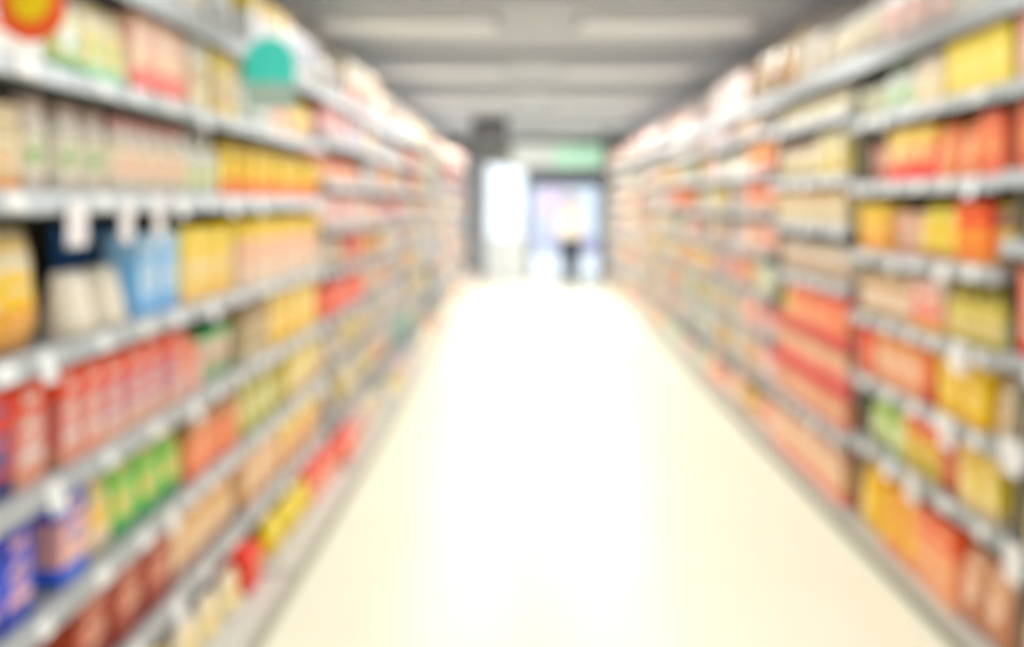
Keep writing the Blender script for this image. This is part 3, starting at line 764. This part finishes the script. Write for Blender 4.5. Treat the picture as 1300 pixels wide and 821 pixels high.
for v in bm.verts[nv:]: v.co.y = v.co.y*.84+.004
bmesh.ops.recalc_face_normals(bm, faces=bm.faces[:]); bm.to_mesh(jk.data); bm.free()
for p in jk.data.polygons: p.use_smooth = True
RAD['pel'] = (.05, .05); J['pel'] = (0, 0, .93)
sub('trousers', ['pel', 'hpL', 'knL', 'anL', 'cuffL', 'hpR', 'knR', 'anR', 'cuffR'], .03, mat_plain('#2c2c30', .8))
for a, b in (('anL', 'toL'), ('anR', 'toR')):
    p, q = J[a], J[b]
    skin_mesh('shoe', [(p[0], p[1]+.04, .045), (p[0], p[1]-.04, .05), (q[0], q[1]-.01, .04)], [(0, 1), (1, 2)], [.042, .045, .036], mat_plain('#3a3640', .6), person)
bm = bmesh.new(); bmesh.ops.create_uvsphere(bm, u_segments=20, v_segments=14, radius=1)
for v in bm.verts:
    x, y, z = v.co; v.co = (x*.098, y*.118+.012, z*.115)
for v in list(bm.verts):
    if v.co.y < -.03 and v.co.z < .055: bm.verts.remove(v)
    elif v.co.z < -.085: bm.verts.remove(v)
o = obj('hair', bm, mat_plain('#d3c6a8', .7), person, True); o.location = (0, .006, 1.553)
md = o.modifiers.new('thick', 'SOLIDIFY'); md.thickness = .014; md.offset = -1
for s in (-1, 1):
    bm = bmesh.new(); bmesh.ops.create_uvsphere(bm, u_segments=10, v_segments=8, radius=.012); o = obj('eye', bm, mat_plain('#302622', .3), person, True); o.location = (s*.032, -.095, 1.545)
    bm = bmesh.new(); bmesh.ops.create_uvsphere(bm, u_segments=10, v_segments=8, radius=.024, matrix=Matrix.Diagonal((.4, .7, 1.2, 1))); o = obj('ear', bm, SKIN, person, True); o.location = (s*.09, .0, 1.54)
bm = bmesh.new(); bmesh.ops.create_cone(bm, segments=8, radius1=.016, radius2=.006, depth=.045, cap_ends=True); o = obj('nose', bm, SKIN, person, True); o.location = (0, -.108, 1.52); o.rotation_euler = (-.3, 0, 0)
bm = bmesh.new(); bm_box(bm, -.02, .02, -.004, .004, -.004, .004, bevel=.0025); o = obj('mouth', bm, mat_plain('#a85a50', .5), person); o.location = (0, -.094, 1.482)

# ------------------------------------------------------------------ light
world = bpy.data.worlds.new('sky'); scene.world = world; world.use_nodes = True
bg = world.node_tree.nodes['Background']
bg.inputs[0].default_value = (.90, .95, 1.0, 1); bg.inputs[1].default_value = 1.35
def area(name, loc, size, power, rot=(0, 0, 0), col=(.93, .97, 1)):
    l = bpy.data.lights.new(name, 'AREA'); l.shape = 'RECTANGLE'; l.size, l.size_y = size; l.energy = power; l.color = col
    o = bpy.data.objects.new(name, l); COL.objects.link(o); o.location = loc; o.rotation_euler = rot
    return o
for y, p in ((-.6, 17), (1.6, 18), (3.4, 20)):
    area('ceiling_lamp', (.15, y, CEIL-.08), (2.5, .7), p)
for y in (5.35, 7.25, 9.4, 10.9, 12.4):
    for x in (-.8, .95):
        area('strip_lamp', (.15+(x-.075)*.85, y, CEIL-.075), (1.0, .5), 14+max(0, y-6)*2.5)
sun = bpy.data.lights.new('sun', 'SUN'); sun.energy = 2.2; sun.angle = .1
so = bpy.data.objects.new('sun', sun); COL.objects.link(so); so.rotation_euler = (math.radians(50), 0, math.radians(160))

# ------------------------------------------------------------------ camera
cam = bpy.data.cameras.new('camera'); co = bpy.data.objects.new('camera', cam); COL.objects.link(co)
co.location = (0, 0, EYE); co.rotation_euler = (PI/2, 0, 0)
cam.sensor_fit = 'HORIZONTAL'; cam.sensor_width = 36; cam.lens = 36*F/1300
cam.shift_x = -(VPX-650)/1300; cam.shift_y = -(410.5-VPY)/1300
cam.clip_start = .01; cam.clip_end = 200
cam.dof.use_dof = True; cam.dof.focus_distance = .20       # the lens is focused far too near: everything is soft
BLUR = 28.0
cam.dof.aperture_fstop = (cam.lens/1000)/(BLUR/(F*4.75))
scene.camera = co
scene.view_settings.view_transform = 'Standard'
scene.view_settings.look = 'None'
scene.view_settings.exposure = 0.57
scene.cycles.use_denoising = True
scene.cycles.max_bounces = 6
